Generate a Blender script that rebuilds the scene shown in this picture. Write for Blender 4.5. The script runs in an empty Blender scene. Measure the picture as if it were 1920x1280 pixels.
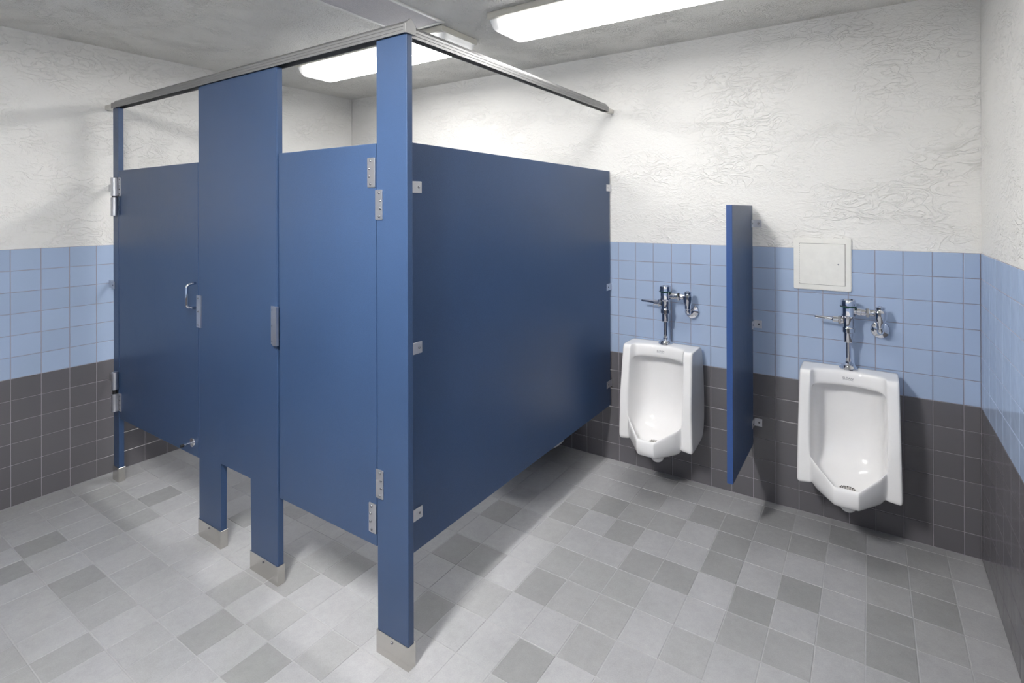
import bpy, bmesh, math, random
from mathutils import Vector, Matrix
from mathutils.bvhtree import BVHTree
random.seed(7)
PI = math.pi
SC = bpy.context.scene
COL = SC.collection

# ------------------------------------------------------------------ camera, world, exposure
cam_d = bpy.data.cameras.new('camera'); cam = bpy.data.objects.new('camera', cam_d); COL.objects.link(cam)
SC.camera = cam
FPX, PPX, PPY = 946.6151, 1081.3439, 393.823
cam_d.sensor_width = 36.0; cam_d.lens = FPX / 1920 * 36.0
cam_d.shift_x = (960 - PPX) / 1920; cam_d.shift_y = (PPY - 640) / 1920
yaw, pitch, roll = -0.5261, 0.0008, -0.0032
fw = Vector((math.sin(yaw) * math.cos(pitch), math.cos(yaw) * math.cos(pitch), math.sin(pitch)))
rt = Vector((math.cos(yaw), -math.sin(yaw), 0)); up = rt.cross(fw)
rr = math.cos(roll) * rt + math.sin(roll) * up; uu = -math.sin(roll) * rt + math.cos(roll) * up
CAMP = Vector((-0.3529, -2.7601, 1.5116))
M = Matrix((rr, uu, -fw)).transposed().to_4x4(); M.translation = CAMP
cam.matrix_world = M
cam_d.clip_start = 0.02

def project(p):
    d = Vector(p) - CAMP; z = d.dot(fw)
    if z < 0.05: return None
    return PPX + FPX * d.dot(rr) / z, PPY - FPX * d.dot(uu) / z

w = bpy.data.worlds.new('world'); SC.world = w; w.use_nodes = True
w.node_tree.nodes['Background'].inputs[0].default_value = (0.8, 0.85, 0.9, 1)
w.node_tree.nodes['Background'].inputs[1].default_value = 0.3
SC.view_settings.view_transform = 'Standard'; SC.view_settings.look = 'None'
SC.view_settings.gamma = 1.0; SC.view_settings.use_curve_mapping = False
SC.view_settings.exposure = 0.16
LAMPS = (31.0, 18.0, 4.6, 272.0)     # emission of the four diffusers: stalls, urinals, front left, near camera

# room dimensions
P = 0.111             # wall tile pitch
XL, XR, YF, H = -4.168, 0.0602, -4.25, 2.4605
ZT = 1.3209           # top of wall tiles

# ------------------------------------------------------------------ materials
def srgb(r, g, b):
    f = lambda c: (c / 255 / 12.92) if c / 255 <= 0.04045 else ((c / 255 + 0.055) / 1.055) ** 2.4
    return (f(r), f(g), f(b), 1)

class NT:
    def __init__(s, name):
        s.m = bpy.data.materials.new(name); s.m.use_nodes = True
        s.t = s.m.node_tree; s.n = s.t.nodes; s.l = s.t.links
        s.b = s.n['Principled BSDF']; s.tc = s.n.new('ShaderNodeTexCoord')
    def node(s, k, **kw):
        x = s.n.new(k)
        for a, v in kw.items(): setattr(x, a, v)
        return x
    def link(s, a, b): s.l.new(a, b)
    def mapping(s, scale=(1, 1, 1), src='Object', rot=(0, 0, 0)):
        mp = s.node('ShaderNodeMapping'); mp.inputs['Scale'].default_value = scale; mp.inputs['Rotation'].default_value = rot
        s.link(s.tc.outputs[src], mp.inputs['Vector']); return mp.outputs[0]
    def noise(s, vec, scale, detail=3, rough=0.5, dist=0):
        x = s.node('ShaderNodeTexNoise'); x.inputs['Scale'].default_value = scale; x.inputs['Detail'].default_value = detail
        x.inputs['Roughness'].default_value = rough; x.inputs['Distortion'].default_value = dist
        s.link(vec, x.inputs['Vector']); return x.outputs['Fac']
    def ramp(s, fac, stops):
        x = s.node('ShaderNodeValToRGB'); e = x.color_ramp.elements
        while len(e) > 1: e.remove(e[-1])
        e[0].position, e[0].color = stops[0]
        for p_, c in stops[1:]:
            q = e.new(p_); q.color = c
        s.link(fac, x.inputs[0]); return x.outputs[0]
    def math(s, op, a, b=None, clamp=False):
        x = s.node('ShaderNodeMath', operation=op, use_clamp=clamp)
        for i, v in enumerate((a, b)):
            if v is None: continue
            if isinstance(v, (int, float)): x.inputs[i].default_value = v
            else: s.link(v, x.inputs[i])
        return x.outputs[0]
    def bump(s, h, strength, dist=0.01):
        x = s.node('ShaderNodeBump'); x.inputs['Strength'].default_value = strength; x.inputs['Distance'].default_value = dist
        s.link(h, x.inputs['Height']); s.link(x.outputs[0], s.b.inputs['Normal']); return x
    def set(s, **kw):
        for k, v in kw.items():
            i = s.b.inputs[k.replace('_', ' ')]
            i.default_value = v
        return s
G = lambda v: (v, v, v, 1)

def mat_plaster(name, col, s1, amt, stretch):
    t = NT(name); v = t.mapping(stretch)
    a = t.noise(v, s1, 3, 0.55, 1.6)
    ridge = t.math('ABSOLUTE', t.math('SUBTRACT', a, 0.5))
    r1 = t.ramp(ridge, [(0.0, G(1)), (0.035, G(0.35)), (0.12, G(0))])
    b = t.noise(v, s1 * 3.2, 4, 0.6, 0.8)
    c = t.noise(t.mapping((1, 1, 1)), s1 * 14, 2, 0.6)
    m = t.noise(v, s1 * 0.25, 2)          # patches where the trowel marks fade
    mk = t.ramp(m, [(0.38, G(0.15)), (0.6, G(1))])
    h = t.math('ADD', t.math('MULTIPLY', r1, t.math('MULTIPLY', mk, 0.55)), t.math('ADD', t.math('MULTIPLY', b, 0.7), t.math('MULTIPLY', c, 0.16)))
    t.bump(h, 1.0, amt)
    mx = t.ramp(t.noise(t.mapping(), 1.2, 3), [(0.3, tuple(x * 0.965 for x in col[:3]) + (1,)), (0.7, col)])
    t.link(mx, t.b.inputs['Base Color']); t.set(Roughness=0.75); t.b.inputs['Specular IOR Level'].default_value = 0.25
    return t.m

def mat_tile(name, col, rough, var=0.05, bumpd=0.0006):
    t = NT(name)
    oi = t.node('ShaderNodeObjectInfo')
    geo = t.node('ShaderNodeNewGeometry')
    f = t.ramp(t.math('FRACT', t.math('ADD', oi.outputs['Random'], geo.outputs['Random Per Island'])),
               [(0, tuple(c * (1 - var) for c in col[:3]) + (1,)), (1, tuple(c * (1 + var) for c in col[:3]) + (1,))])
    t.link(f, t.b.inputs['Base Color']); t.set(Roughness=rough)
    g2 = t.node('ShaderNodeNewGeometry')
    nz = t.node('ShaderNodeTexNoise'); nz.inputs['Scale'].default_value = 9; nz.inputs['Detail'].default_value = 2
    t.link(g2.outputs['Position'], nz.inputs['Vector'])
    t.bump(nz.outputs['Fac'], 1.0, bumpd * 4)
    return t.m

def mat_floor(name, col, var):
    t = NT(name); oi = t.node('ShaderNodeObjectInfo'); geo = t.node('ShaderNodeNewGeometry')
    mp = t.node('ShaderNodeMapping'); t.link(geo.outputs['Position'], mp.inputs['Vector'])
    a = t.noise(mp.outputs[0], 6, 5, 0.6); sp = t.noise(mp.outputs[0], 260, 2, 0.7); b = t.noise(mp.outputs[0], 38, 4, 0.7)
    rnd = t.math('FRACT', t.math('ADD', oi.outputs['Random'], geo.outputs['Random Per Island']))
    k = t.math('ADD', t.math('MULTIPLY', a, 0.30), t.math('ADD', t.math('MULTIPLY', sp, 0.30), t.math('MULTIPLY', b, 0.25)))
    k = t.math('ADD', t.math('MULTIPLY', rnd, var), k)     # about .43 .. .43+var
    f = t.ramp(k, [(0.25, tuple(c * 0.72 for c in col[:3]) + (1,)), (0.75, tuple(min(1, c * 1.22) for c in col[:3]) + (1,))])
    t.link(f, t.b.inputs['Base Color']); t.set(Roughness=0.55)
    t.b.inputs['Specular IOR Level'].default_value = 0.35
    t.bump(t.math('ADD', sp, t.math('MULTIPLY', b, 0.5)), 0.35, 0.0012)
    return t.m

def mat_simple(name, col, rough=0.5, metal=0.0, bump=None, spec=None):
    t = NT(name)
    t.set(Base_Color=col, Roughness=rough, Metallic=metal)
    if spec is not None: t.b.inputs['Specular IOR Level'].default_value = spec
    sc, d = bump or (40, 0.0002)
    n = t.noise(t.mapping(), sc, 3)
    mx = t.ramp(n, [(0.3, tuple(c * 0.95 for c in col[:3]) + (1,)), (0.7, col)]); t.link(mx, t.b.inputs['Base Color'])
    t.bump(n, 0.6, d)
    return t.m

def mat_laminate(name, col):
    t = NT(name); v = t.mapping((1, 1, 1))
    a = t.noise(v, 420, 2, 0.7); b = t.noise(v, 2.2, 4, 0.6)
    # faint wiping smears on the enamel
    wv = t.noise(t.mapping((1.0, 1.0, 0.35), rot=(0, 0.5, 0)), 5, 3, 0.5, 2.5)
    sm = t.ramp(t.math('ABSOLUTE', t.math('SUBTRACT', wv, 0.5)), [(0.0, G(1)), (0.02, G(0))])
    k = t.math('ADD', t.math('MULTIPLY', a, 0.75), t.math('ADD', t.math('MULTIPLY', b, 0.4), t.math('MULTIPLY', sm, 0.05)))
    f = t.ramp(k, [(0.33, tuple(c * 0.84 for c in col[:3]) + (1,)), (0.80, tuple(c * 1.16 for c in col[:3]) + (1,))])
    t.link(f, t.b.inputs['Base Color'])
    rg = t.ramp(t.math('ADD', t.math('MULTIPLY', b, 0.5), t.math('MULTIPLY', sm, 0.12)), [(0.1, G(0.32)), (0.5, G(0.42))])
    t.link(rg, t.b.inputs['Roughness'])
    t.bump(a, 0.6, 0.0008); t.b.inputs['Specular IOR Level'].default_value = 0.48
    return t.m

def mat_metal(name, col, rough, stretch=(1, 1, 1), sc=60, amt=0.0003, rv=0.05):
    t = NT(name); t.set(Base_Color=col, Roughness=rough, Metallic=1.0)
    n = t.noise(t.mapping(stretch), sc, 3)
    r = t.ramp(n, [(0.3, G(max(0.02, rough - rv))), (0.7, G(rough + rv))]); t.link(r, t.b.inputs['Roughness'])
    if amt: t.bump(n, 0.5, amt)
    return t.m

def mat_lens(name, strength):
    # glowing prismatic diffuser: brightest over its two tubes, dimmer past the tube ends
    t = NT(name); sep = t.node('ShaderNodeSeparateXYZ'); t.link(t.tc.outputs['Object'], sep.inputs[0])
    ay = t.math('ABSOLUTE', sep.outputs['Y'])
    tube = t.math('ABSOLUTE', t.math('SUBTRACT', ay, 0.055))
    e0 = t.ramp(tube, [(0.0, G(1.0)), (0.03, G(0.80)), (0.06, G(0.65))])
    e1 = t.math('MULTIPLY', e0, t.ramp(ay, [(0.086, G(1)), (0.104, G(0.34)), (0.12, G(0.26))]))
    ax = t.math('ABSOLUTE', sep.outputs['X'])
    e2 = t.ramp(ax, [(0.545, G(1)), (0.590, G(0.12)), (0.628, G(0.012))])
    e = t.math('MULTIPLY', t.math('MULTIPLY', e1, e2), strength)
    pr = t.node('ShaderNodeTexBrick')
    k = t.node('ShaderNodeTexChecker'); k.inputs['Scale'].default_value = 260
    t.link(t.tc.outputs['Object'], k.inputs['Vector'])
    t.n.remove(pr)
    t.bump(k.outputs['Fac'], 0.4, 0.001)
    t.set(Base_Color=(0.85, 0.86, 0.86, 1), Roughness=0.25)
    t.b.inputs['Emission Color'].default_value = (1.0, 0.985, 0.96, 1)
    t.link(e, t.b.inputs['Emission Strength'])
    return t.m

M_PLAST = mat_plaster('painted_plaster', srgb(231, 230, 227), 13, 0.0052, (0.8, 0.8, 1.5))
M_CEIL = mat_plaster('ceiling_texture', srgb(238, 236, 230), 26, 0.010, (1, 1, 1))
M_BLUE = mat_tile('blue_glazed_tile', srgb(162, 179, 206), 0.10, 0.03)
M_DARK = mat_tile('charcoal_glazed_tile', srgb(99, 97, 101), 0.15, 0.05)
M_GROUT = mat_simple('wall_grout', srgb(156, 150, 158), 0.85, bump=(90, 0.0006))
M_FL = [mat_floor('floor_tile_light', srgb(159, 159, 161), 0.10), mat_floor('floor_tile_mid', srgb(151, 151, 152), 0.08), mat_floor('floor_tile_dark', srgb(143, 143, 144), 0.06)]
M_FGR = mat_simple('floor_grout', srgb(160, 160, 162), 0.9, bump=(60, 0.0006))
M_LAM = mat_laminate('blue_laminate', srgb(51, 73, 107))
M_EDGE = mat_simple('blue_edge_band', srgb(42, 76, 134), 0.38)
M_ALU = mat_metal('satin_aluminium', srgb(206, 207, 212), 0.38, amt=0.00005)
M_RAIL = mat_metal('anodised_rail', srgb(160, 160, 160), 0.5, (0.1, 1, 1), amt=0.0001)
M_SS = mat_metal('brushed_stainless', srgb(206, 203, 198), 0.26, (1, 1, 0.2), 30, amt=0, rv=0.012)
M_CHR = mat_metal('polished_chrome', srgb(218, 220, 226), 0.04, amt=0, rv=0.01)
M_SCREW = mat_metal('screw_steel', srgb(150, 150, 155), 0.25)
M_POR = mat_simple('white_porcelain', srgb(235, 234, 234), 0.09, bump=(6, 0.0006), spec=0.5)
M_INK = mat_simple('grey_print', srgb(90, 90, 100), 0.5)
M_INK2 = mat_simple('pale_grey_print', srgb(165, 165, 172), 0.5)
M_BLACK = mat_simple('black_rubber', srgb(25, 25, 27), 0.6)
M_GREEN = mat_simple('green_band', srgb(18, 60, 50), 0.15)
M_PAINT = mat_simple('white_enamel_panel', srgb(232, 231, 226), 0.35)
M_GAP = mat_simple('dark_gap', srgb(92, 90, 88), 0.8)
M_HOUSE = mat_simple('cream_lamp_housing', srgb(222, 219, 208), 0.45)
M_LENS = [mat_lens('lamp_diffuser', v) for v in LAMPS]
M_GRL = mat_simple('vent_mesh', srgb(232, 228, 228), 0.6)

# ------------------------------------------------------------------ helpers
def link_obj(name, me, parent=None, loc=None, rot=None):
    o = bpy.data.objects.new(name, me); COL.objects.link(o)
    if parent is not None: o.parent = parent
    if loc is not None: o.location = loc
    if rot is not None: o.rotation_euler = rot
    return o

def finish(name, bm, mats, parent=None, smooth=False, loc=None, rot=None, angle=None):
    bmesh.ops.recalc_face_normals(bm, faces=bm.faces)
    me = bpy.data.meshes.new(name); bm.to_mesh(me); bm.free()
    for m_ in (mats if isinstance(mats, (list, tuple)) else [mats]): me.materials.append(m_)
    if smooth:
        for p_ in me.polygons: p_.use_smooth = True
        if angle is not None:
            me.set_sharp_from_angle(angle=angle)
    return link_obj(name, me, parent, loc, rot)

def thing(name, label, cat, loc=(0, 0, 0), group=None, rot=(0, 0, 0)):
    o = bpy.data.objects.new(name, None); COL.objects.link(o); o.location = loc; o.rotation_euler = rot
    o.empty_display_size = 0.1
    o['label'] = label; o['category'] = cat
    if group: o['group'] = group
    return o

def box(bm, x0, x1, y0, y1, z0, z1, mi=0):
    vs = [bm.verts.new((x, y, z)) for z in (z0, z1) for (x, y) in ((x0, y0), (x1, y0), (x1, y1), (x0, y1))]
    out = []
    for q in ((3, 2, 1, 0), (4, 5, 6, 7), (0, 1, 5, 4), (1, 2, 6, 5), (2, 3, 7, 6), (3, 0, 4, 7)):
        f = bm.faces.new([vs[i] for i in q]); f.material_index = mi; out.append(f)
    return vs, out

def bevel(bm, w, seg=2, edges=None):
    bmesh.ops.bevel(bm, geom=list(edges if edges is not None else bm.edges), offset=w, segments=seg, affect='EDGES', profile=0.6, clamp_overlap=True)

def slab(name, x0, x1, y0, y1, z0, z1, mat, parent=None, bev=0.0, seg=2, loc=None):
    bm = bmesh.new(); box(bm, x0, x1, y0, y1, z0, z1)
    if bev: bevel(bm, bev, seg)
    return finish(name, bm, mat, parent, loc=loc)

def prism(bm, pts, axis, a, b, mi=0):
    """polygon pts (2D) extruded along axis from a to b"""
    def mk(p_, t):
        u, v = p_
        return {'x': (t, u, v), 'y': (u, t, v), 'z': (u, v, t)}[axis]
    A = [bm.verts.new(mk(p_, a)) for p_ in pts]; B = [bm.verts.new(mk(p_, b)) for p_ in pts]
    n = len(pts); fs = [bm.faces.new(A[::-1]), bm.faces.new(B)]
    for i in range(n): fs.append(bm.faces.new((A[i], A[(i + 1) % n], B[(i + 1) % n], B[i])))
    for f in fs: f.material_index = mi
    return fs

def lathe(bm, prof, centre=(0, 0, 0), axis='z', seg=24, cap=True):
    """prof: list of (r, t) along axis"""
    cx, cy, cz = centre; rings = []
    for r, t in prof:
        ring = []
        for i in range(seg):
            a = 2 * PI * i / seg; c, s = r * math.cos(a), r * math.sin(a)
            co = {'z': (cx + c, cy + s, cz + t), 'x': (cx + t, cy + c, cz + s), 'y': (cx + c, cy + t, cz + s)}[axis]
            ring.append(bm.verts.new(co))
        rings.append(ring)
    for A, B in zip(rings, rings[1:]):
        for i in range(seg):
            bm.faces.new((A[i], A[(i + 1) % seg], B[(i + 1) % seg], B[i]))
    if cap:
        bm.faces.new(rings[0][::-1]); bm.faces.new(rings[-1])

def tube(bm, pts, r, seg=12, cap=True):
    pts = [Vector(p_) for p_ in pts]; rings = []
    rad = r if isinstance(r, (list, tuple)) else [r] * len(pts)
    n0 = None
    for i, p_ in enumerate(pts):
        d = (pts[min(i + 1, len(pts) - 1)] - pts[max(i - 1, 0)]).normalized()
        if n0 is None:
            n0 = d.orthogonal().normalized()
        n0 = (n0 - d * n0.dot(d)).normalized(); b = d.cross(n0)
        rings.append([bm.verts.new(p_ + rad[i] * (math.cos(2 * PI * k / seg) * n0 + math.sin(2 * PI * k / seg) * b)) for k in range(seg)])
    for A, B in zip(rings, rings[1:]):
        for i in range(seg): bm.faces.new((A[i], A[(i + 1) % seg], B[(i + 1) % seg], B[i]))
    if cap: bm.faces.new(rings[0][::-1]); bm.faces.new(rings[-1])

def screw_mesh():
    bm = bmesh.new(); lathe(bm, [(0.0052, 0), (0.0050, 0.0012), (0.0036, 0.0028), (0.0012, 0.0034)], seg=10)
    bmesh.ops.recalc_face_normals(bm, faces=bm.faces)
    me = bpy.data.meshes.new('screw'); bm.to_mesh(me); bm.free(); me.materials.append(M_SCREW)
    for p_ in me.polygons: p_.use_smooth = True
    return me
SCREW = screw_mesh()
FACE_FRONT = (PI / 2, 0, 0)     # local +z -> world -y
FACE_RIGHT = (0, PI / 2, 0)     # local +z -> world +x
def screw(parent, loc, rot=FACE_FRONT, s=1.0):
    o = link_obj('screw', SCREW, parent, loc, rot); o.scale = (s, s, s); return o

def parent_keep(o, root):
    """children built in world coordinates under a root that sits at its base"""
    o.parent = root; o.matrix_parent_inverse = Matrix.Translation(root.location).inverted()

# ------------------------------------------------------------------ setting: walls, floor, ceiling
def structure(o): o['kind'] = 'structure'; return o
def lab(o, s): o['label'] = s; return o

TD, GD = 0.006, 0.0022        # tile depth, joint recess
def shell(name, axis, sgn, pos, lo, hi):
    """wall: plaster above, recessed grout bed below; front face of tiles lies on pos"""
    bm = bmesh.new(); back = pos + sgn * 0.12
    g = pos + sgn * GD; pf = pos + sgn * 0.003
    def bx(a, b, z0, z1, mi):
        a, b = min(a, b), max(a, b)
        if axis == 'y': box(bm, lo, hi, a, b, z0, z1, mi)
        else: box(bm, a, b, lo, hi, z0, z1, mi)
    bx(pf, back, ZT, H, 0); bx(g, back, -0.05, ZT, 1)
    return structure(finish(name, bm, [M_PLAST, M_GROUT]))

wall_back = lab(shell('wall_back', 'y', 1, 0.0, XL - 0.12, XR + 0.12), 'textured white wall over blue and charcoal tiles, behind the two urinals')
wall_left = lab(shell('wall_left', 'x', -1, XL, YF, 0.0), 'textured white wall over blue and charcoal tiles at the left of the stalls')
wall_right = lab(shell('wall_right', 'x', 1, XR, YF, 0.0), 'textured white wall over glossy tiles at the far right')
wall_front = lab(shell('wall_front', 'y', -1, YF, XL - 0.12, XR + 0.12), 'tiled wall closing the room behind the camera')
bm = bmesh.new(); box(bm, XL - 0.12, XR + 0.12, YF - 0.12, 0.12, H, H + 0.1)
ceiling = lab(structure(finish('ceiling', bm, M_CEIL)), 'grey white textured plaster ceiling')
bm = bmesh.new(); box(bm, XL - 0.12, XR + 0.12, YF - 0.12, 0.12, -0.08, -0.0012)
floor = lab(structure(finish('floor', bm, M_FGR)), 'floor of square grey speckled tiles in mixed shades')

def add_tile(bm, wd, hg, org=(0, 0, 0), ax=(1, 0, 0), ay=(0, 1, 0), n=(0, 0, 1), bev=0.0014, dep=TD, mi=0, tilt=(0, 0)):
    O, A, B, N = Vector(org), Vector(ax), Vector(ay), Vector(n)
    def v(x, y, z): return bm.verts.new(O + A * x + B * y + N * (z + tilt[0] * x + tilt[1] * y))
    hw, hh = wd / 2, hg / 2
    r0 = [v(x, y, -dep) for x, y in ((-hw, -hh), (hw, -hh), (hw, hh), (-hw, hh))]
    r1 = [v(x, y, -bev) for x, y in ((-hw, -hh), (hw, -hh), (hw, hh), (-hw, hh))]
    r2 = [v(x, y, 0) for x, y in ((-hw + bev, -hh + bev), (hw - bev, -hh + bev), (hw - bev, hh - bev), (-hw + bev, hh - bev))]
    fs = [bm.faces.new(r2)]
    for i in range(4):
        j = (i + 1) % 4
        fs.append(bm.faces.new((r0[i], r0[j], r1[j], r1[i]))); fs.append(bm.faces.new((r1[i], r1[j], r2[j], r2[i])))
    for f in fs: f.material_index = mi

_tc = {}
def tile_mesh(wd, hg, mat, bev, dep):
    k = (round(wd, 4), round(hg, 4), mat.name)
    if k not in _tc:
        bm = bmesh.new(); add_tile(bm, wd, hg, bev=bev, dep=dep)
        me = bpy.data.meshes.new('tile'); bm.to_mesh(me); bm.free(); me.materials.append(mat); _tc[k] = me
    return _tc[k]

def rows():
    out = []
    for i in range(12):
        z1 = ZT - i * P; z0 = max(ZT - (i + 1) * P, 0.0)
        out.append((z0, z1, 0 if i < 6 else 1))
    return out
GJ = 0.0028
def wall_tiles(wall, axis, pos, nrm, joints, single):
    """joints: sorted positions along the wall. single(a, b, z0, z1) -> tile becomes its own part"""
    stuff = bmesh.new()
    for a, b in zip(joints, joints[1:]):
        if b - a < 0.012: continue
        for z0, z1, c in rows():
            wd, hg = b - a - GJ, z1 - z0 - GJ
            mid, mz = (a + b) / 2, (z0 + z1) / 2
            tl = (random.gauss(0, 0.0016), random.gauss(0, 0.0016))
            if single(a, b, z0, z1):
                me = tile_mesh(wd, hg, (M_BLUE, M_DARK)[c], 0.0013, TD)
                loc = (mid, pos, mz) if axis == 'y' else (pos, mid, mz)
                if axis == 'y': rot = Matrix(((nrm * -1, 0, 0), (0, 0, nrm), (0, 1, 0)))   # columns: local x, y, z
                else: rot = Matrix(((0, 0, nrm), (nrm, 0, 0), (0, 1, 0)))
                m_ = rot.to_4x4(); q = m_ @ Matrix.Rotation(tl[0], 4, 'X') @ Matrix.Rotation(tl[1], 4, 'Y')
                q.translation = Vector(loc)
                o = link_obj('tile', me, wall); o.matrix_basis = q
            else:
                if axis == 'y': add_tile(stuff, wd, hg, (mid, pos, mz), (-nrm, 0, 0), (0, 0, 1), (0, nrm, 0), mi=c, tilt=tl)
                else: add_tile(stuff, wd, hg, (pos, mid, mz), (0, nrm, 0), (0, 0, 1), (nrm, 0, 0), mi=c, tilt=tl)
    if stuff.faces:
        me = bpy.data.meshes.new('tiles'); stuff.to_mesh(me); me.materials.append(M_BLUE); me.materials.append(M_DARK)
        o = link_obj('distant_tiles', me, wall); o['kind'] = 'stuff'
    stuff.free()

jb = sorted([XR, XL] + [-k * P for k in range(0, 38)])
wall_tiles(wall_back, 'y', 0.0, -1, jb, lambda a, b, z0, z1: a > -1.79 or (a > -2.3 and z1 < 0.34))
jl = sorted([0.0, YF] + [-1.6463 + 0.111 * k for k in range(-23, 15)])
jl = [j for j in jl if YF <= j <= 0]
wall_tiles(wall_left, 'x', XL, 1, jl, lambda a, b, z0, z1: (b > -2.1 and a < -1.5) or (-1.55 < a < -0.75 and z1 < 0.36))
jr = sorted([0.0, YF] + [-0.062 - 0.1165 * k for k in range(0, 36)])
wall_tiles(wall_right, 'x', XR, -1, jr, lambda a, b, z0, z1: b > -0.80)
jf = sorted([XR, XL] + [-k * P for k in range(0, 38)])
wall_tiles(wall_front, 'y', YF, 1, jf, lambda a, b, z0, z1: False)

# floor tiles
XS = [XR] + [-0.068 - 0.1514 * n for n in range(0, 28)]
XS = [x for x in XS if x > XL] + [XL]
YS = [0, -.05, -.207, -.363, -.521, -.678, -.832, -.993, -1.155, -1.315, -1.475, -1.626, -1.772, -1.926, -2.071]
while YS[-1] - 0.151 > YF: YS.append(YS[-1] - 0.151)
YS.append(YF)
DK = {(-24, 10), (-24, 13), (-23, 14), (-21, 13), (-20, 9), (-16, 10), (-16, 12), (-15, 9), (-14, 12), (-13, 5), (-13, 7), (-12, 7), (-12, 9), (-11, 4), (-10, 3), (-10, 7), (-9, 4), (-9, 9), (-8, 5), (-7, 2), (-7, 5), (-6, 2), (-6, 3), (-6, 4), (-5, 5), (-4, 4), (-2, 2), (-2, 4), (-2, 5), (-1, 3)}
MD = {(-26, 11), (-25, 11), (-25, 14), (-24, 11), (-23, 11), (-22, 8), (-20, 13), (-19, 8), (-19, 13), (-19, 15), (-18, 14), (-17, 10), (-17, 11), (-16, 9), (-15, 11), (-13, 11), (-11, 3), (-11, 5), (-11, 8), (-10, 6), (-9, 2), (-9, 3), (-9, 6), (-9, 7), (-8, 3), (-8, 6), (-8, 7), (-8, 8), (-6, 7), (-5, 1), (-5, 2), (-5, 6), (-4, 2), (-4, 6), (-3, 1), (-3, 5), (-2, 3), (-1, 1), (-1, 2), (-1, 4)}
cells = []
for i in range(len(XS) - 1):
    for j in range(len(YS) - 1):
        x1, x0, y1, y0 = XS[i], XS[i + 1], YS[j], YS[j + 1]
        if x1 - x0 < 0.015: continue
        key = (-i, j)              # i = 0 is the strip beside the right wall
        sh = 2 if key in DK else 1 if key in MD else (0 if random.random() < 0.8 or j < 14 else random.choice((1, 2)))
        q = [project((x, y, 0)) for x, y in ((x0, y0), (x1, y0), (x1, y1), (x0, y1))]
        area = 0
        if all(q):
            cx, cy = sum(p_[0] for p_ in q) / 4, sum(p_[1] for p_ in q) / 4
            if -80 < cx < 2000 and cy < 1340:
                area = abs(sum(q[k][0] * q[(k + 1) % 4][1] - q[(k + 1) % 4][0] * q[k][1] for k in range(4))) / 2
        cells.append((area, x0, x1, y0, y1, sh))
cells.sort(key=lambda c: -c[0])
st = bmesh.new()
for n, (area, x0, x1, y0, y1, sh) in enumerate(cells):
    wd, hg = x1 - x0 - 0.0032, y1 - y0 - 0.0032
    dz = random.uniform(-0.0004, 0.0004)
    if n < 296 and area > 60:
        o = link_obj('tile', tile_mesh(wd, hg, M_FL[sh], 0.0012, 0.006), floor, ((x0 + x1) / 2, (y0 + y1) / 2, dz))
    else:
        add_tile(st, wd, hg, ((x0 + x1) / 2, (y0 + y1) / 2, dz), bev=0.0012, mi=sh)
me = bpy.data.meshes.new('tiles'); st.to_mesh(me); st.free()
for m_ in M_FL: me.materials.append(m_)
o = link_obj('distant_tiles', me, floor); o['kind'] = 'stuff'

# ------------------------------------------------------------------ toilet stalls
YP0, YP1 = -1.605, -1.581      # pilaster front and back faces
ZR = 2.098                     # underside of headrail
def slab_world(name, root, dims, mat, bev=0.0025, seg=2):
    o = slab(name, *dims, mat, bev=bev, seg=seg); parent_keep(o, root); return o

def plate(name, root, x0, x1, y0, y1, z0, z1, mat=M_ALU, rnd=0.004, axis='y'):
    """thin plate with rounded corners lying in the plane whose normal is axis"""
    bm = bmesh.new(); box(bm, x0, x1, y0, y1, z0, z1)
    ids = {'y': 1, 'x': 0, 'z': 2}[axis]
    ed = [e for e in bm.edges if abs((e.verts[0].co - e.verts[1].co)[ids]) > 1e-6]
    bevel(bm, rnd, 3, ed)
    bmesh.ops.bevel(bm, geom=[e for e in bm.edges if abs((e.verts[0].co - e.verts[1].co)[ids]) < 1e-6], offset=0.0005, segments=1, affect='EDGES')
    o = finish(name, bm, mat); parent_keep(o, root); return o

def shoe(root, x0, x1, front_screw=True):
    e = 0.0035
    bm = bmesh.new()
    X0, X1, Y0, Y1, Z1 = x0 - e, x1 + e, YP0 - e, YP1 + e, 0.079
    box(bm, X0, X1, Y0, Y1, 0.0, Z1)
    bevel(bm, 0.001, 1)
    o = finish('metal_shoe', bm, M_SS); parent_keep(o, root); o['label'] = 'brushed steel shoe'
    if front_screw:
        s_ = screw(o, ((x0 + x1) / 2, Y0, 0.064)); s_.matrix_parent_inverse = o.matrix_world.inverted()
        s_.matrix_parent_inverse = Matrix.Identity(4); s_.location = ((x0 + x1) / 2 , Y0, 0.064)
    return o

# corner pilaster
corner = thing('stall_pilaster', 'narrow blue corner post with steel shoe where front and side partition meet', 'pilaster', ((-1.745), -1.593, 0), group='pilasters of the toilet stalls')
slab_world('panel', corner, (-1.819, -1.668, YP0, YP1, 0.004, ZR), M_LAM, 0.003)
shoe(corner, -1.819, -1.668)
# wide middle pilaster with a notch between its two feet
mid = thing('stall_pilaster', 'wide blue pilaster between the two stall doors, notched into two feet', 'pilaster', (-2.749, -1.593, 0), group='pilasters of the toilet stalls')
bm = bmesh.new()
prism(bm, [(-3.072, 0.004), (-2.873, 0.004), (-2.873, 0.385), (-2.623, 0.385), (-2.623, 0.004), (-2.424, 0.004), (-2.424, ZR), (-3.072, ZR)], 'y', YP0, YP1)
bevel(bm, 0.003, 2); o = finish('panel', bm, M_LAM); parent_keep(o, mid)
shoe(mid, -3.072, -2.873); shoe(mid, -2.623, -2.424)
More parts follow.
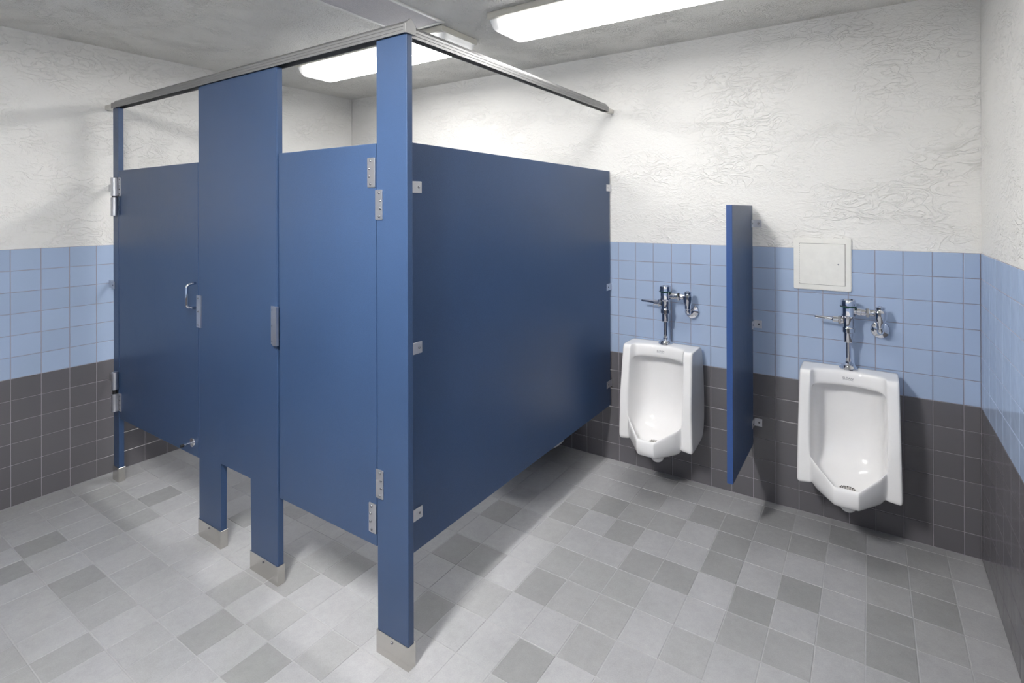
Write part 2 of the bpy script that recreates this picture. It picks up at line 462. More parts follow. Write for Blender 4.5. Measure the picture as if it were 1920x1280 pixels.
# pilaster at left wall
leftp = thing('stall_pilaster', 'slim blue pilaster beside the left wall, carrying the barrel hinges', 'pilaster', (-4.022, -1.593, 0), group='pilasters of the toilet stalls')
slab_world('panel', leftp, (-4.062, -3.990, YP0, YP1, 0.004, ZR), M_LAM, 0.003)
shoe(leftp, -4.062, -3.990)
for zc in (1.650, 1.098, 0.560):
    b = slab('wall_bracket', XL + 0.001, -4.060, -1.592, -1.586, zc - 0.02, zc + 0.02, M_ALU, bev=0.0006, seg=1); parent_keep(b, leftp)
cl = plate('front_clip', leftp, -4.085, -4.042, YP0 - 0.004, YP0 - 0.0005, 1.078, 1.118, rnd=0.002)
screw(cl, (-4.055, YP0 - 0.004, 1.098), s=0.8)

# doors
def hinge_plate(root, x0, x1, z0, z1, yf, n=4, name='hinge_plate', side=1):
    pl = plate(name, root, x0, x1, yf - 0.0035, yf, z0, z1)
    for k in range(n):
        zz = z1 - 0.011 - (z1 - z0 - 0.022) * k / (n - 1)
        wob = (0.006 if k in (1, 2) and n == 4 else 0.0) * side
        s_ = screw(pl, ((x0 + x1) / 2 + wob + 0.003 * side, yf - 0.0035, zz), s=0.9)
    return pl

YD0, YD1 = -1.603, -1.581
door_r = thing('stall_door', 'narrower blue stall door hung from the corner post by flat hinge plates', 'door', (-2.113, -1.592, 0.355), group='toilet stall doors')
slab_world('panel', door_r, (-2.414, -1.8245, YD0, YD1, 0.357, 1.746), M_LAM, 0.003)
hinge_plate(door_r, -1.866, -1.827, 1.594, 1.697, YD0, side=-1)
hinge_plate(door_r, -1.863, -1.826, 0.400, 0.502, YD0, side=-1)
hinge_plate(corner, -1.8225, -1.787, 1.482, 1.585, YP0, side=1)
hinge_plate(corner, -1.8235, -1.786, 0.530, 0.628, YP0, side=1)

door_l = thing('stall_door', 'wider blue stall door with chrome pull handle and door stop', 'door', (-3.53, -1.592, 0.357), group='toilet stall doors')
slab_world('panel', door_l, (-3.986, -3.0785, YD0 - 0.001, YD1, 0.357, 1.744), M_LAM, 0.003)
# barrel hinges
def barrel(root, z0, z1, leaf, nm):
    bm = bmesh.new(); lathe(bm, [(0.0135, z0), (0.0155, z0 + 0.002), (0.0155, z1 - 0.002), (0.0135, z1)], (-3.992, YP0 - 0.0165, 0), seg=20)
    b = finish(nm, bm, M_ALU, smooth=True, angle=0.6); parent_keep(b, root)
    if leaf:
        lf = plate('hinge_leaf', root, -3.984, -3.956, YD0 - 0.0055, YD0 - 0.001, z0, z1, rnd=0.003)
        for k in range(4):
            screw(lf, (-3.965, YD0 - 0.0055, z1 - 0.012 - (z1 - z0 - 0.024) * k / 3), s=0.75)
    return b
barrel(door_l, 1.600, 1.704, True, 'hinge_barrel'); barrel(door_l, 0.402, 0.500, True, 'hinge_barrel')
barrel(leftp, 1.490, 1.593, False, 'hinge_barrel'); barrel(leftp, 0.523, 0.621, False, 'hinge_barrel')
for z0, z1, rt_ in ((1.593, 1.600, door_l), (0.500, 0.523, door_l)):
    bm = bmesh.new(); lathe(bm, [(0.011, z0), (0.011, z1)], (-3.992, YP0 - 0.0165, 0), seg=16)
    b = finish('hinge_pin', bm, M_BLACK, smooth=True, angle=0.6); parent_keep(b, rt_); b['label'] = 'black hinge spacer'
# pull handle
bm = bmesh.new(); hx, yb = -3.104, YD0 - 0.001
arc = [(hx, yb, 1.176), (hx, yb - 0.018, 1.174)] + [(hx, yb - 0.022 - 0.014 * math.sin(a), 1.158 + 0.014 * math.cos(a)) for a in [PI / 2 * k / 4 for k in range(5)]]
arc2 = [(x, y, 2.236 - z) for x, y, z in reversed(arc)]
tube(bm, arc + arc2, [0.007] + [0.006] * (len(arc) - 1) + [0.006] * (len(arc2) - 1) + [0.007], 12)
o = finish('pull_handle', bm, M_CHR, smooth=True); parent_keep(o, door_l); o['label'] = 'chrome D-shaped pull handle'
# door stop
sx, sz = -3.137, 0.418
bm = bmesh.new(); lathe(bm, [(0.022, 0), (0.021, -0.004), (0.012, -0.007), (0.006, -0.009)], (sx, yb, sz), 'y', 20)
base = finish('door_stop', bm, M_CHR, smooth=True, angle=0.7); parent_keep(base, door_l); base['label'] = 'chrome door stop with black rubber tip'
bm = bmesh.new(); lathe(bm, [(0.0048, -0.008), (0.0048, -0.040)], (sx, yb, sz), 'y', 12)
o = finish('stop_rod', bm, M_CHR, base, smooth=True, angle=0.7)
bm = bmesh.new(); lathe(bm, [(0.0068, -0.036), (0.0075, -0.040), (0.0065, -0.049)], (sx, yb, sz), 'y', 12)
o = finish('rubber_tip', bm, M_BLACK, base, smooth=True, angle=0.7)

# keepers on the middle pilaster
k1 = plate('door_keeper', mid, -3.081, -3.045, YP0 - 0.006, YP0, 0.971, 1.121, rnd=0.001)
for z in (1.108, 1.046, 0.984): screw(k1, (-3.064, YP0 - 0.006, z), s=0.8)
k1['label'] = 'flat satin metal strike plate'
bm = bmesh.new()
prism(bm, [(-2.463, YP0), (-2.463, YP0 - 0.004), (-2.436, YP0 - 0.004), (-2.436, YP0 - 0.014), (-2.4075, YP0 - 0.014), (-2.4075, YP0 - 0.003), (-2.413, YP0 - 0.003), (-2.413, YP0)], 'z', 0.972, 1.128)
bevel(bm, 0.0012, 2)
k2 = finish('door_keeper', bm, M_ALU); parent_keep(k2, mid); k2['label'] = 'stepped satin metal door stop strip'
for z in (1.112, 1.048, 0.985): screw(k2, (-2.450, YP0 - 0.004, z), s=0.8)

# side partition
XS0, XS1 = -1.738, -1.713
side = thing('side_partition', 'large blue side panel of the stalls, running back to the urinal wall', 'partition', (-1.7255, -0.78, 0.336))
slab_world('panel', side, (XS0, XS1, -1.579, -0.018, 0.336, 1.748), M_LAM, 0.002)
for zc in (1.594, 1.037, 0.463):
    b = plate('bracket', side, XS1, XS1 + 0.003, -1.579, -1.503, zc - 0.02, zc + 0.02, rnd=0.0012, axis='x')
    screw(b, (XS1 + 0.003, -1.517, zc), FACE_RIGHT, 0.9)
for zc in (1.647, 1.052, 0.468):
    b = plate('bracket', side, XS1, XS1 + 0.003, -0.068, -0.002, zc - 0.02, zc + 0.02, rnd=0.0012, axis='x')
    screw(b, (XS1 + 0.003, -0.05, zc), FACE_RIGHT, 0.7)

# headrails: open channel, five-sided section with grooved faces
def rail_section(w_):
    h = w_ / 2
    return [(-h, 0), (-h, 0.009), (-h + .0012, 0.010), (-h, 0.011), (-h, 0.020), (-h + .0012, 0.021), (-h, 0.022), (-h, 0.030), (-h * 0.45, 0.036), (0, 0.047), (h * 0.45, 0.036), (h, 0.030), (h, 0.022), (h - .0012, .021), (h, 0.020), (h, 0.011), (h - .0012, .010), (h, 0.009), (h, 0), (h - 0.003, 0), (h - 0.003, 0.027), (-h + 0.003, 0.027), (-h + 0.003, 0)]
rail_f = thing('headrail', 'long aluminium headrail across the top of the stall fronts', 'rail', (-2.86, -1.593, ZR), group='headrails over the stalls')
bm = bmesh.new()
prism(bm, [(-1.593 + a, ZR - 0.001 + b) for a, b in rail_section(0.040)], 'x', -4.064, -1.668)
o = finish('rail', bm, M_RAIL); parent_keep(o, rail_f)
bm = bmesh.new(); h = 0.022
prism(bm, [(-1.593 - h, ZR - 0.002), (-1.593 + h, ZR - 0.002), (-1.593 + h, ZR + 0.030), (-1.593 + h * .5, ZR + 0.038), (-1.593, ZR + 0.050), (-1.593 - h * .5, ZR + 0.038), (-1.593 - h, ZR + 0.030)], 'x', -1.674, -1.662)
bevel(bm, 0.001, 1); o = finish('end_cap', bm, M_RAIL); parent_keep(o, rail_f)
bm = bmesh.new(); box(bm, XL + 0.003, -4.060, -1.609, -1.577, ZR + 0.002, ZR + 0.028); bevel(bm, 0.002, 1)
o = finish('wall_bracket', bm, M_SS); parent_keep(o, rail_f)
rail_s = thing('headrail', 'short aluminium headrail running back over the side panel to the urinal wall', 'rail', (-1.705, -0.8, ZR), group='headrails over the stalls')
bm = bmesh.new()
prism(bm, [(-1.708 + a, ZR - 0.001 + b) for a, b in rail_section(0.036)], 'y', -1.571, -0.075)
o = finish('rail', bm, M_RAIL); parent_keep(o, rail_s)
bm = bmesh.new(); box(bm, -1.722, -1.694, -0.078, 0.0, ZR - 0.002, ZR + 0.024); bevel(bm, 0.002, 1)
o = finish('wall_bracket', bm, M_SS); parent_keep(o, rail_s)

# ------------------------------------------------------------------ urinal screen
scr = thing('urinal_screen', 'narrow blue privacy screen on the wall between the two urinals', 'partition', (-0.896, -0.25, 0.292))
bm = bmesh.new(); vs, fs = box(bm, -0.909, -0.882, -0.474, -0.026, 0.292, 1.535)
bevel(bm, 0.0012, 1)
for f in bm.faces:
    if f.calc_center_median().y < -0.4725: f.material_index = 1
o = finish('panel', bm, [M_LAM, M_EDGE]); parent_keep(o, scr)
for zc in (1.441, 0.915, 0.402):
    bm = bmesh.new()
    prism(bm, [(-0.882, -0.056), (-0.879, -0.056), (-0.879, -0.0035), (-0.841, -0.0035), (-0.841, -0.0005), (-0.882, -0.0005)], 'z', zc - 0.02, zc + 0.02)
    bevel(bm, 0.0006, 1)
    b = finish('bracket', bm, M_ALU); parent_keep(b, scr)
    screw(b, (-0.856, -0.0035, zc), FACE_FRONT, 1.0); screw(b, (-0.879, -0.040, zc), FACE_RIGHT, 0.8)

# ------------------------------------------------------------------ urinals
def urinal_mesh():
    """closed loft across x; local origin: wall plane, floor level, centre line"""
    def lerp(a, b, t): return a + (b - a) * t
    def prof(x):
        ax = abs(x)
        # lip (polygonal front)
        if ax <= 0.046: ly, lz = -0.360, 0.336
        else:
            t = min(1, (ax - 0.046) / (0.158 - 0.046)); ly, lz = lerp(-0.360, -0.235, t), lerp(0.336, 0.388, t)
        t = min(1, ax / 0.158)
        hood = lerp(-0.128, -0.172, t * t)          # hood front, bowed in plan
        bk = lerp(-0.050, -0.085, t ** 3)           # back of cavity
        fl = lerp(0.268, 0.300, t * t)              # cavity floor
        bot = lerp(0.236, 0.258, t ** 3)             # underside behind the front
        ub = lerp(0.200, 0.256, t ** 3)
        cav = [(0.0, 0.770), (-0.060, 0.770), (hood + 0.016, 0.770), (hood + 0.003, 0.766), (hood - 0.003, 0.752), (hood - 0.006, 0.722), (hood - 0.004, 0.706), (hood + 0.010, 0.697), (lerp(hood, bk, 0.5), 0.712), (bk - 0.012, 0.712), (bk, 0.680), (bk, 0.560), (bk - 0.004, 0.440), (bk - 0.030, 0.350), (bk - 0.085, fl + 0.022), (bk - 0.150, fl + 0.004)]
        yy = ly + 0.075
        cav += [(min(-0.245, yy), fl), (ly + 0.034, lerp(0.288, lz - 0.03, t)), (ly + 0.020, lz - 0.012), (ly + 0.013, lz + 0.0), (ly + 0.003, lz - 0.002), (ly - 0.003, lz - 0.012), (ly - 0.003, lz - 0.045), (ly + 0.006, lerp(0.256, 0.298, t ** 2)), (ly + 0.035, bot), (-0.200, ub), (-0.110, ub + 0.004), (0.0, ub + 0.02)]
        return cav
    def wing(x, inset=0.0):
        f = lambda z: -0.200 - 0.036 * min(1, max(0, (0.77 - z) / 0.28)) + inset
        z0 = 0.252 + 0.014 * max(0, min(1, (0.178 - x) / 0.025))
        zs = [0.766, 0.752, 0.735, 0.715, 0.69, 0.665, 0.635, 0.60, 0.56, 0.51, 0.47, 0.44, 0.42, 0.405, 0.396, 0.392, 0.388, 0.375, 0.35, 0.300]
        w_ = [(0.0, 0.770), (-0.060, 0.770), (-0.185 + inset, 0.770)] + [(f(z), z) for z in zs] + [(f(0.27) + 0.0, 0.262), (f(0.25) + 0.018, z0), (-0.150, z0 + 0.006), (-0.080, z0 + 0.015), (0.0, z0 + 0.022)]
        w_[3] = (f(.766) + 0.010, 0.7685); w_[4] = (f(.75) + .001, 0.757)
        return w_
    st = []
    for x, b in ((0, 0), (0.040, 0), (0.046, 0), (0.052, 0), (0.085, 0.0), (0.112, 0.03), (0.130, 0.10), (0.141, 0.26), (0.148, 0.62), (0.1515, 0.93), (0.155, 1.0)):
        c, w_ = prof(x), wing(x)
        assert len(c) == len(w_), (len(c), len(w_))
        pts = []
        for k, (p_, q) in enumerate(zip(c, w_)):
            bb = b
            if 2 <= k <= 6: bb = max(0, min(1, (x - 0.139) / 0.012)) if x > 0.139 else 0      # hood side step
            if k >= 18: bb = max(0, min(1, (x - 0.135) / 0.016)) if x > 0.135 else 0
            pts.append((x, lerp(p_[0], q[0], bb), lerp(p_[1], q[1], bb)))
        st.append(pts)
    flare = lambda z: 0.010 * max(0, min(1, (0.77 - z) / 0.5))
    for xo, ins in ((0.180, 0.0), (0.191, 0.0005), (0.1965, 0.006), (0.198, 0.016)):
        pts = []
        for (y, z) in wing(xo, ins if True else 0):
            dz = 0
            if ins > 0.004 and z < 0.28: dz = ins * 1.15
            if ins > 0.004 and z > 0.765: dz = -ins * 0.35
            pts.append((xo + flare(z) * (1 if xo > .17 else 0), y, z + dz))
        st.append(pts)
    # side face rings shrinking inward
    last = st[-1]
    cx_y = -0.10; cx_z = 0.5
    st.append([(x, lerp(y, -0.095, 0.35) if y < 0 else y, lerp(z, cx_z, 0.12)) for x, y, z in last])
    bm = bmesh.new(); loops = []
    full = [[(-x, y, z) for x, y, z in s_] for s_ in reversed(st[1:])] + st
    for s_ in full: loops.append([bm.verts.new(p_) for p_ in s_])
    for A, B in zip(loops, loops[1:]):
        for i in range(len(A) - 1): bm.faces.new((A[i], A[i + 1], B[i + 1], B[i]))
        bm.faces.new((A[-1], A[0], B[0], B[-1]))       # back against the wall
    for L_ in (loops[0], loops[-1]):
        n = len(L_)
        for i in range(n // 2 - 1):     # ladder of quads over the side face
            bm.faces.new((L_[i], L_[i + 1], L_[n - 2 - i], L_[n - 1 - i]))
    bmesh.ops.recalc_face_normals(bm, faces=bm.faces)
    me = bpy.data.meshes.new('urinal_bowl'); bm.to_mesh(me); bm.free()
    # bake two levels of subdivision into the mesh
    o = bpy.data.objects.new('tmp', me); COL.objects.link(o)
    md = o.modifiers.new('s', 'SUBSURF'); md.levels = 2; md.render_levels = 2
    dg = bpy.context.evaluated_depsgraph_get(); m2 = bpy.data.meshes.new_from_object(o.evaluated_get(dg))
    bpy.data.objects.remove(o); m2.name = 'urinal_bowl'; m2.materials.append(M_POR)
    for p_ in m2.polygons: p_.use_smooth = True
    return m2
UM = urinal_mesh()
_bm = bmesh.new(); _bm.from_mesh(UM); U_BVH = BVHTree.FromBMesh(_bm); _bm.free()
def front_y(x, z):
    h_ = U_BVH.ray_cast(Vector((x, -1, z)), Vector((0, 1, 0)))
    return h_[0].y if h_[0] else -0.14

def text_mesh(body, size, extr, mat):
    cu = bpy.data.curves.new('lettering', 'FONT'); cu.body = body; cu.size = size; cu.align_x = 'CENTER'; cu.extrude = extr
    o = bpy.data.objects.new('t', cu); COL.objects.link(o)
    dg = bpy.context.evaluated_depsgraph_get(); me = bpy.data.meshes.new_from_object(o.evaluated_get(dg)); bpy.data.objects.remove(o)
    me.materials.clear(); me.materials.append(mat); return me
def lettering_mesh():
    me = text_mesh('SLOAN', 0.0145, 0.0002, M_INK)
    xs_ = [v.co.x for v in me.vertices]; wd = max(xs_) - min(xs_); k = 0.042 / wd
    for v in me.vertices:
        x, z = v.co.x * k, 0.7335 + v.co.y * 0.95; y = front_y(x, z) - 0.0003 - v.co.z
        v.co = (x, y, z)
    return me
LET = lettering_mesh()
def small_print_mesh():
    bm = bmesh.new()
    for a, b in ((-0.021, -0.014), (-0.0125, -0.002), (0.000, 0.0085), (0.010, 0.021)):
        y = front_y((a + b) / 2, 0.730) - 0.0004
        box(bm, a, b, y, y + 0.0006, 0.7292, 0.7308)
    me = bpy.data.meshes.new('small_print'); bm.to_mesh(me); bm.free(); me.materials.append(M_INK2); return me
SMP = small_print_mesh()

def strainer_mesh():
    bm = bmesh.new(); lathe(bm, [(0.038, 0.0), (0.0375, 0.003), (0.033, 0.0045), (0.012, 0.007), (0.004, 0.0075)], seg=28)
    me = bpy.data.meshes.new('drain'); bm.to_mesh(me); bm.free(); me.materials.append(M_SS)
    for p_ in me.polygons: p_.use_smooth = True
    return me
def holes_mesh():
    bm = bmesh.new()
    for ring, n in ((0.011, 6), (0.020, 11), (0.028, 16)):
        for k in range(n):
            a = 2 * PI * k / n + ring * 50
            z = 0.0075 - (ring - 0.004) / 0.029 * 0.003
            lathe(bm, [(0.0026, z - 0.001), (0.0026, z + 0.0009)], (ring * math.cos(a), ring * math.sin(a), 0), seg=8)
    me = bpy.data.meshes.new('holes'); bm.to_mesh(me); bm.free(); me.materials.append(M_BLACK); return me
STR, HOL = strainer_mesh(), holes_mesh()

def make_urinal(xc, label):
    t = thing('urinal', label, 'urinal', (xc, 0, 0), group='white wall urinals')
    b = link_obj('bowl', UM, t)
    s_ = link_obj('lettering', LET, t); s_['label'] = 'grey printed maker name on the hood'
    link_obj('small_print', SMP, t)
    d = link_obj('drain_strainer', STR, t, (0, -0.222, 0.2700)); d['label'] = 'steel drain strainer'; link_obj('holes', HOL, d)
    bm = bmesh.new(); lathe(bm, [(0.010, 0.160), (0.024, 0.163), (0.033, 0.174), (0.035, 0.192), (0.035, 0.235)], (0, -0.185, 0), seg=24)
    finish('trap_outlet', bm, M_POR, t, smooth=True)
    return t
make_urinal(-1.349, 'white porcelain urinal between the stalls and the blue screen')
make_urinal(-0.4425, 'white porcelain urinal right of the blue screen, under the access panel')

# ------------------------------------------------------------------ flush valves
def hexnut(bm, r, a, b, c, axis='z'):
    lathe(bm, [(r * 0.94, a), (r, a + 0.002), (r, b - 0.002), (r * 0.94, b)], c, axis, 6)
_lathe = lathe
def make_valve(xc, label):
    yv = -0.080
    t = thing('flush_valve', label, 'flush valve', (xc, yv, 0.77), group='chrome flush valves')
    c = (0, 0, -0.77); K = 1.16
    def lathe(bm, prof, *a, **k): _lathe(bm, [(r * K, t_) for r, t_ in prof], *a, **k)
    def hexnut(bm, r, a, b, c, axis='z'): lathe(bm, [(r * 0.94, a), (r, a + 0.002), (r, b - 0.002), (r * 0.94, b)], c, axis, 6)
    def part(nm, bm, mat=M_CHR, ang=0.5): return finish(nm, bm, mat, t, smooth=True, angle=ang)
    bm = bmesh.new()
    lathe(bm, [(0.0092, 0.7712), (0.0095, 0.892), (0.0165, 0.893), (0.0178, 0.896), (0.0178, 0.936), (0.0215, 0.938), (0.0215, 0.941)], c, seg=28)
    lathe(bm, [(0.0200, 0.938), (0.0240, 0.941), (0.0240, 0.960), (0.0215, 0.964), (0.0208, 0.970), (0.0208, 1.004), (0.0235, 1.010), (0.0265, 1.016), (0.0265, 1.021), (0.0245, 1.026), (0.0245, 1.058)], c, seg=28)
    part('valve_body', bm)
    bm = bmesh.new(); lathe(bm, [(0.0285, 1.0565), (0.0305, 1.058), (0.0305, 1.0615), (0.0285, 1.063)], c, seg=28)
    o = part('gasket_ring', bm, M_GREEN); o['label'] = 'dark green ring under the cap'
    bm = bmesh.new(); lathe(bm, [(0.0285, 1.063), (0.0282, 1.074), (0.0275, 1.086), (0.0262, 1.0895), (0.0225, 1.0895), (0.0215, 1.0865), (0.018, 1.0880), (0.004, 1.0890)], c, seg=28)
    part('valve_cap', bm)
    # spud flange on the urinal
    bm = bmesh.new(); lathe(bm, [(0.0345, 0.7712), (0.0345, 0.7745), (0.031, 0.777), (0.026, 0.786), (0.018, 0.793), (0.013, 0.7955), (0.0125, 0.802), (0.0098, 0.803)], c, seg=28)
    part('spud_flange', bm)
    # side tailpiece to the right with its nuts
    bm = bmesh.new(); cz = (0, 0, 1.038 - 0.77)
    lathe(bm, [(0.013, 0.018), (0.013, 0.130)], cz, 'x', 20)
    lathe(bm, [(0.0155, 0.034), (0.0165, 0.036), (0.0165, 0.050), (0.0155, 0.052)], cz, 'x', 20)
    lathe(bm, [(0.0145, 0.053), (0.0150, 0.054), (0.0150, 0.069), (0.0145, 0.070)], cz, 'x', 20)
    hexnut(bm, 0.0195, 0.071, 0.085, cz, 'x')
    lathe(bm, [(0.0145, 0.086), (0.0150, 0.087), (0.0150, 0.101), (0.0145, 0.103)], cz, 'x', 20)
    part('tailpiece', bm)
    # control stop
    bm = bmesh.new(); cs = (0.128, 0, -0.77)
    lathe(bm, [(0.0125, 0.972), (0.0150, 0.975), (0.0150, 0.992), (0.0165, 0.998), (0.0215, 1.012), (0.0225, 1.030), (0.0222, 1.044), (0.0175, 1.053), (0.0165, 1.056), (0.0165, 1.060), (0.0150, 1.0605)], cs, seg=26)
    part('control_stop', bm)
    bm = bmesh.new(); lathe(bm, [(0.0150, 1.0600), (0.0175, 1.0615), (0.0175, 1.0665), (0.0150, 1.068), (0.0065, 1.0685), (0.006, 1.072), (0.003, 1.0725)], cs, seg=22)
    part('stop_cap', bm)
    bm = bmesh.new()
    el = [(0.128, 0, 0.985 - 0.77), (0.128, 0, 0.976 - 0.77)] + [(0.128, 0.026 - 0.026 * math.cos(a), 0.976 - 0.77 - 0.026 * math.sin(a)) for a in [PI / 2 * k / 6 for k in range(1, 7)]] + [(0.128, 0.079, 0.950 - 0.77)]
    tube(bm, el, 0.0145, 16); part('supply_elbow', bm)
    bm = bmesh.new(); lathe(bm, [(0.0135, 0.058), (0.020, 0.060), (0.032, 0.066), (0.0345, 0.071), (0.0345, 0.0785)], (0.128, 0, 0.950 - 0.77), 'y', 28)
    part('wall_flange', bm)
    # handle to the left
    bm = bmesh.new(); ch = (0, 0, 0.994 - 0.77)
    lathe(bm, [(0.0165, -0.0205), (0.0165, -0.030)], ch, 'x', 20); hexnut(bm, 0.0185, -0.040, -0.029, ch, 'x')
    lathe(bm, [(0.0115, -0.066), (0.0128, -0.064), (0.0128, -0.041), (0.0115, -0.040)], ch, 'x', 20)
    part('handle_socket', bm)
    bm = bmesh.new(); tube(bm, [(-0.064, 0, 0.224), (-0.070, 0, 0.2245), (-0.10, 0, 0.2265), (-0.140, 0, 0.229), (-0.1425, 0, 0.229)], [0.0095, 0.0062, 0.0058, 0.0066, 0.005], 12)
    part('handle_lever', bm)
    return t
make_valve(-1.3395, 'chrome flush valve above the urinal beside the stalls')
make_valve(-0.4415, 'chrome flush valve under the white access panel')

# ------------------------------------------------------------------ access panel
ap = thing('access_panel', 'square white metal access panel set over the top of the blue tiles', 'access panel', (-0.557, 0, 1.243))
bm = bmesh.new()
prism(bm, [(-0.686, 1.116), (-0.430, 1.116), (-0.430, 1.371), (-0.686, 1.371)], 'y', -0.0105, -0.0005)
ed = [e for e in bm.edges if abs((e.verts[0].co - e.verts[1].co).y) > 1e-5]; bevel(bm, 0.011, 4, ed)
bmesh.ops.bevel(bm, geom=[e for e in bm.edges if all(v.co.y < -0.0104 for v in e.verts)], offset=0.003, segments=2, affect='EDGES')
o = finish('frame', bm, M_PAINT); parent_keep(o, ap)
bm = bmesh.new(); box(bm, -0.6585, -0.4555, -0.0110, -0.0100, 1.1425, 1.3455); o = finish('door_gap', bm, M_GAP); parent_keep(o, ap); o['label'] = 'thin dark gap around the little door'
bm = bmesh.new(); box(bm, -0.6572, -0.4575, -0.0122, -0.0106, 1.1438, 1.3440); bevel(bm, 0.0005, 1); dr = finish('panel_door', bm, M_PAINT); parent_keep(dr, ap)
bm = bmesh.new(); lathe(bm, [(0.0035, 0), (0.0035, -0.0012), (0.0015, -0.0016)], (-0.486, -0.0120, 1.246), 'y', 12); o = finish('cam_lock', bm, M_SCREW); o.parent = dr
o.matrix_parent_inverse = Matrix.Identity(4)
bm = bmesh.new()
for k in range(22):
    z = 1.150 + k * 0.0088; box(bm, -0.6592, -0.6560, -0.0128, -0.0110, z, z + 0.0055)
o = finish('piano_hinge', bm, M_PAINT); parent_keep(o, ap)

# ------------------------------------------------------------------ ceiling lights
def lens_mesh():
    L, Wd = 0.632, 0.106
    sec = [(-0.118, 0), (-0.119, -0.010), (-0.114, -0.030), (-0.104, -0.045), (-0.088, -0.053), (0.088, -0.053), (0.104, -0.045), (0.114, -0.030), (0.119, -0.010), (0.118, 0)]
    bm = bmesh.new(); A = []
    for x, s_ in ((-L, 0.0), (-L - 0.002 + 0.004, 0.25), (-L + 0.008, 0.8), (-L + 0.022, 1.0), (-0.58, 1.0), (0.58, 1.0), (L - 0.022, 1.0), (L - 0.008, 0.8), (L - 0.002, 0.25), (L, 0.0)):
        A.append([bm.verts.new((x, y, z * (s_ if s_ > 0 else 0.02))) for y, z in sec])
    for a, b in zip(A, A[1:]):
        for i in range(len(a) - 1): bm.faces.new((a[i], a[i + 1], b[i + 1], b[i]))
    for a in (A[0], A[-1]): bm.faces.new(a)
    for a, b in zip(A, A[1:]): bm.faces.new((a[0], b[0], b[-1], a[-1]))
    bmesh.ops.recalc_face_normals(bm, faces=bm.faces)
    me = bpy.data.meshes.new('diffuser'); bm.to_mesh(me); bm.free()
    for p_ in me.polygons: p_.use_smooth = True
    me.set_sharp_from_angle(angle=0.7)
    return me
LMS = []
for k in range(4):
    me = lens_mesh(); me.materials.append(M_LENS[k]); LMS.append(me)
def light(xc, yc, label, me, rz=0, sx=1.0):
    t = thing('ceiling_light', label, 'light', (xc, yc, H), group='fluorescent ceiling lights', rot=(0, 0, rz)); t.scale = (sx, 1, 1)
    bm = bmesh.new(); box(bm, -0.637, 0.637, -0.134, 0.134, -0.032, -0.001); bevel(bm, 0.002, 1)
    finish('housing', bm, M_HOUSE, t)
    link_obj('diffuser', me, t, (0, 0, -0.0325))
    return t
light(-2.868, -0.752, 'long glowing fluorescent ceiling light inside the stalls', LMS[0])
light(-1.298, -0.752, 'long glowing fluorescent ceiling light in front of the urinal wall', LMS[1])
light(-2.868, -2.35, 'fluorescent ceiling light in front of the stall doors, out of view', LMS[2])
light(-1.48, -2.68, 'short ceiling light left of the camera, out of view', LMS[3], PI / 2, 0.5)

# ------------------------------------------------------------------ ceiling vent
vt = thing('ceiling_vent', 'perforated metal vent grille in the ceiling above the stall doors', 'vent', (-2.345, -1.24, H))
x0, x1, y0, y1 = -2.500, -2.190, -1.56, -0.905
bm = bmesh.new(); b_ = 0.020
for q in ((x0, x1, y0, y0 + b_), (x0, x1, y1 - b_, y1), (x0, x0 + b_, y0 + b_, y1 - b_), (x1 - b_, x1, y0 + b_, y1 - b_)):
    box(bm, *q, H - 0.008, H - 0.0002)
bevel(bm, 0.002, 1); o = finish('frame', bm, M_PAINT); parent_keep(o, vt)
# mesh: thin crossing bars, too many to count
bm = bmesh.new(); gx0, gx1, gy0, gy1 = x0 + b_, x1 - b_, y0 + b_, y1 - b_
n = 48
for k in range(n + 1):
    x = gx0 + (gx1 - gx0) * k / n; box(bm, x - 0.0011, x + 0.0011, gy0, gy1, H - 0.0058, H - 0.0045)
n = 108
for k in range(n + 1):
    y = gy0 + (gy1 - gy0) * k / n; box(bm, gx0, gx1, y - 0.0011, y + 0.0011, H - 0.0062, H - 0.0050)
o = finish('grille', bm, M_GRL); parent_keep(o, vt); o['kind'] = 'stuff'
bm = bmesh.new(); box(bm, gx0, gx1, gy0, gy1, H - 0.002, H - 0.0004); o = finish('backing', bm, M_GAP); parent_keep(o, vt)

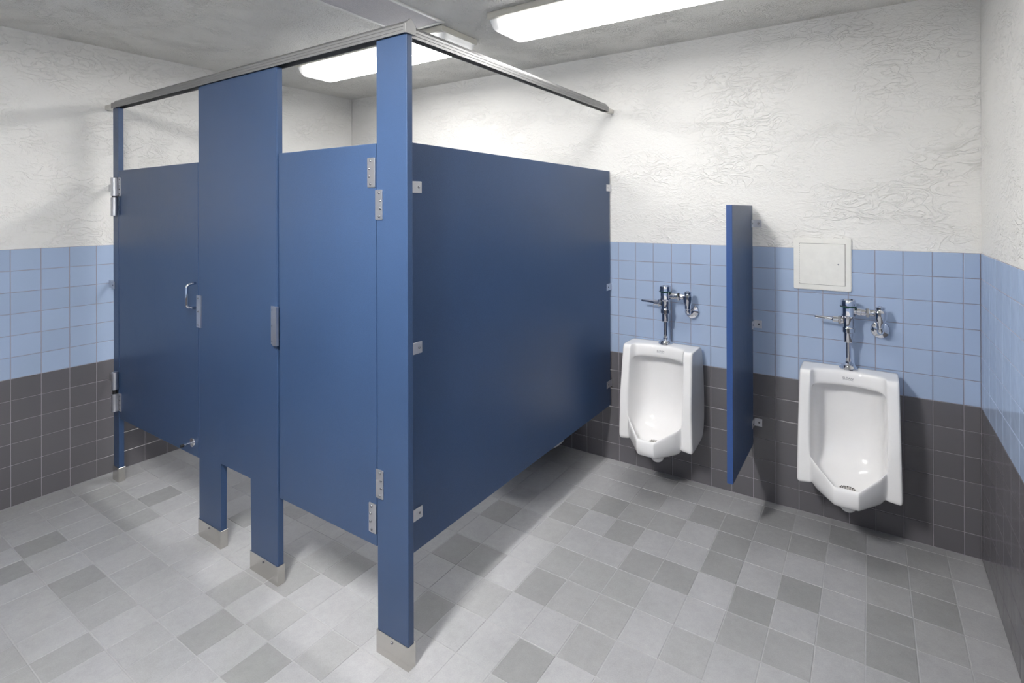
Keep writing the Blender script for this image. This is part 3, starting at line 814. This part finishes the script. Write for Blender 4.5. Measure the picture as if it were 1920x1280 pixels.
# ------------------------------------------------------------------ toilet inside the right stall
def toilet():
    t = thing('toilet', 'white wall-hung toilet, its underside just showing beneath the side panel', 'toilet', (-2.125, 0, 0))
    # bowl: egg-shaped rings lofted downward
    def ring(z, ry0, ry1, rx, n=28):
        yc, ry = (ry0 + ry1) / 2, (ry1 - ry0) / 2
        return [(rx * math.sin(a) * (1 - 0.10 * math.cos(a) * -1 * 0.5), yc - ry * math.cos(a), z) for a in [2 * PI * k / n for k in range(n)]]
    bm = bmesh.new(); R = []
    for z, a, b, rx in ((0.10, -0.26, -0.012, 0.05), (0.070, -0.25, -0.010, 0.09), (0.088, -0.32, -0.008, 0.135), (0.115, -0.38, -0.007, 0.168), (0.16, -0.44, -0.006, 0.180), (0.28, -0.58, -0.005, 0.182), (0.375, -0.66, -0.005, 0.185), (0.39, -0.665, -0.008, 0.183), (0.39, -0.63, -0.20, 0.140), (0.37, -0.62, -0.21, 0.125), (0.24, -0.52, -0.26, 0.07), (0.20, -0.44, -0.30, 0.03)):
        R.append([bm.verts.new(p_) for p_ in ring(z, a, b, rx)])
    for A, B in zip(R, R[1:]):
        n = len(A)
        for i in range(n): bm.faces.new((A[i], A[(i + 1) % n], B[(i + 1) % n], B[i]))
    bm.faces.new(R[0]); bm.faces.new(R[-1])
    finish('bowl', bm, M_POR, t, smooth=True, angle=0.9)
    bm = bmesh.new(); R = []
    for z, a, b, rx in ((0.393, -0.63, -0.20, 0.140), (0.393, -0.67, -0.16, 0.186), (0.412, -0.668, -0.162, 0.184), (0.412, -0.635, -0.20, 0.142)):
        R.append([bm.verts.new(p_) for p_ in ring(z, a, b, rx)])
    for A, B in zip(R, R[1:] + R[:1]):
        n = len(A)
        for i in range(n): bm.faces.new((A[i], A[(i + 1) % n], B[(i + 1) % n], B[i]))
    finish('seat', bm, M_POR, t, smooth=True, angle=0.6)
    bm = bmesh.new(); lathe(bm, [(0.030, 0.39), (0.018, 0.405), (0.013, 0.41), (0.013, 0.62), (0.022, 0.63), (0.024, 0.74), (0.028, 0.75), (0.026, 0.78)], (0, -0.10, 0), seg=20)
    lathe(bm, [(0.013, 0.0), (0.013, 0.098)], (0, -0.10, 0.70), 'y', 16)
    finish('flush_valve', bm, M_CHR, t, smooth=True, angle=0.5)
toilet()
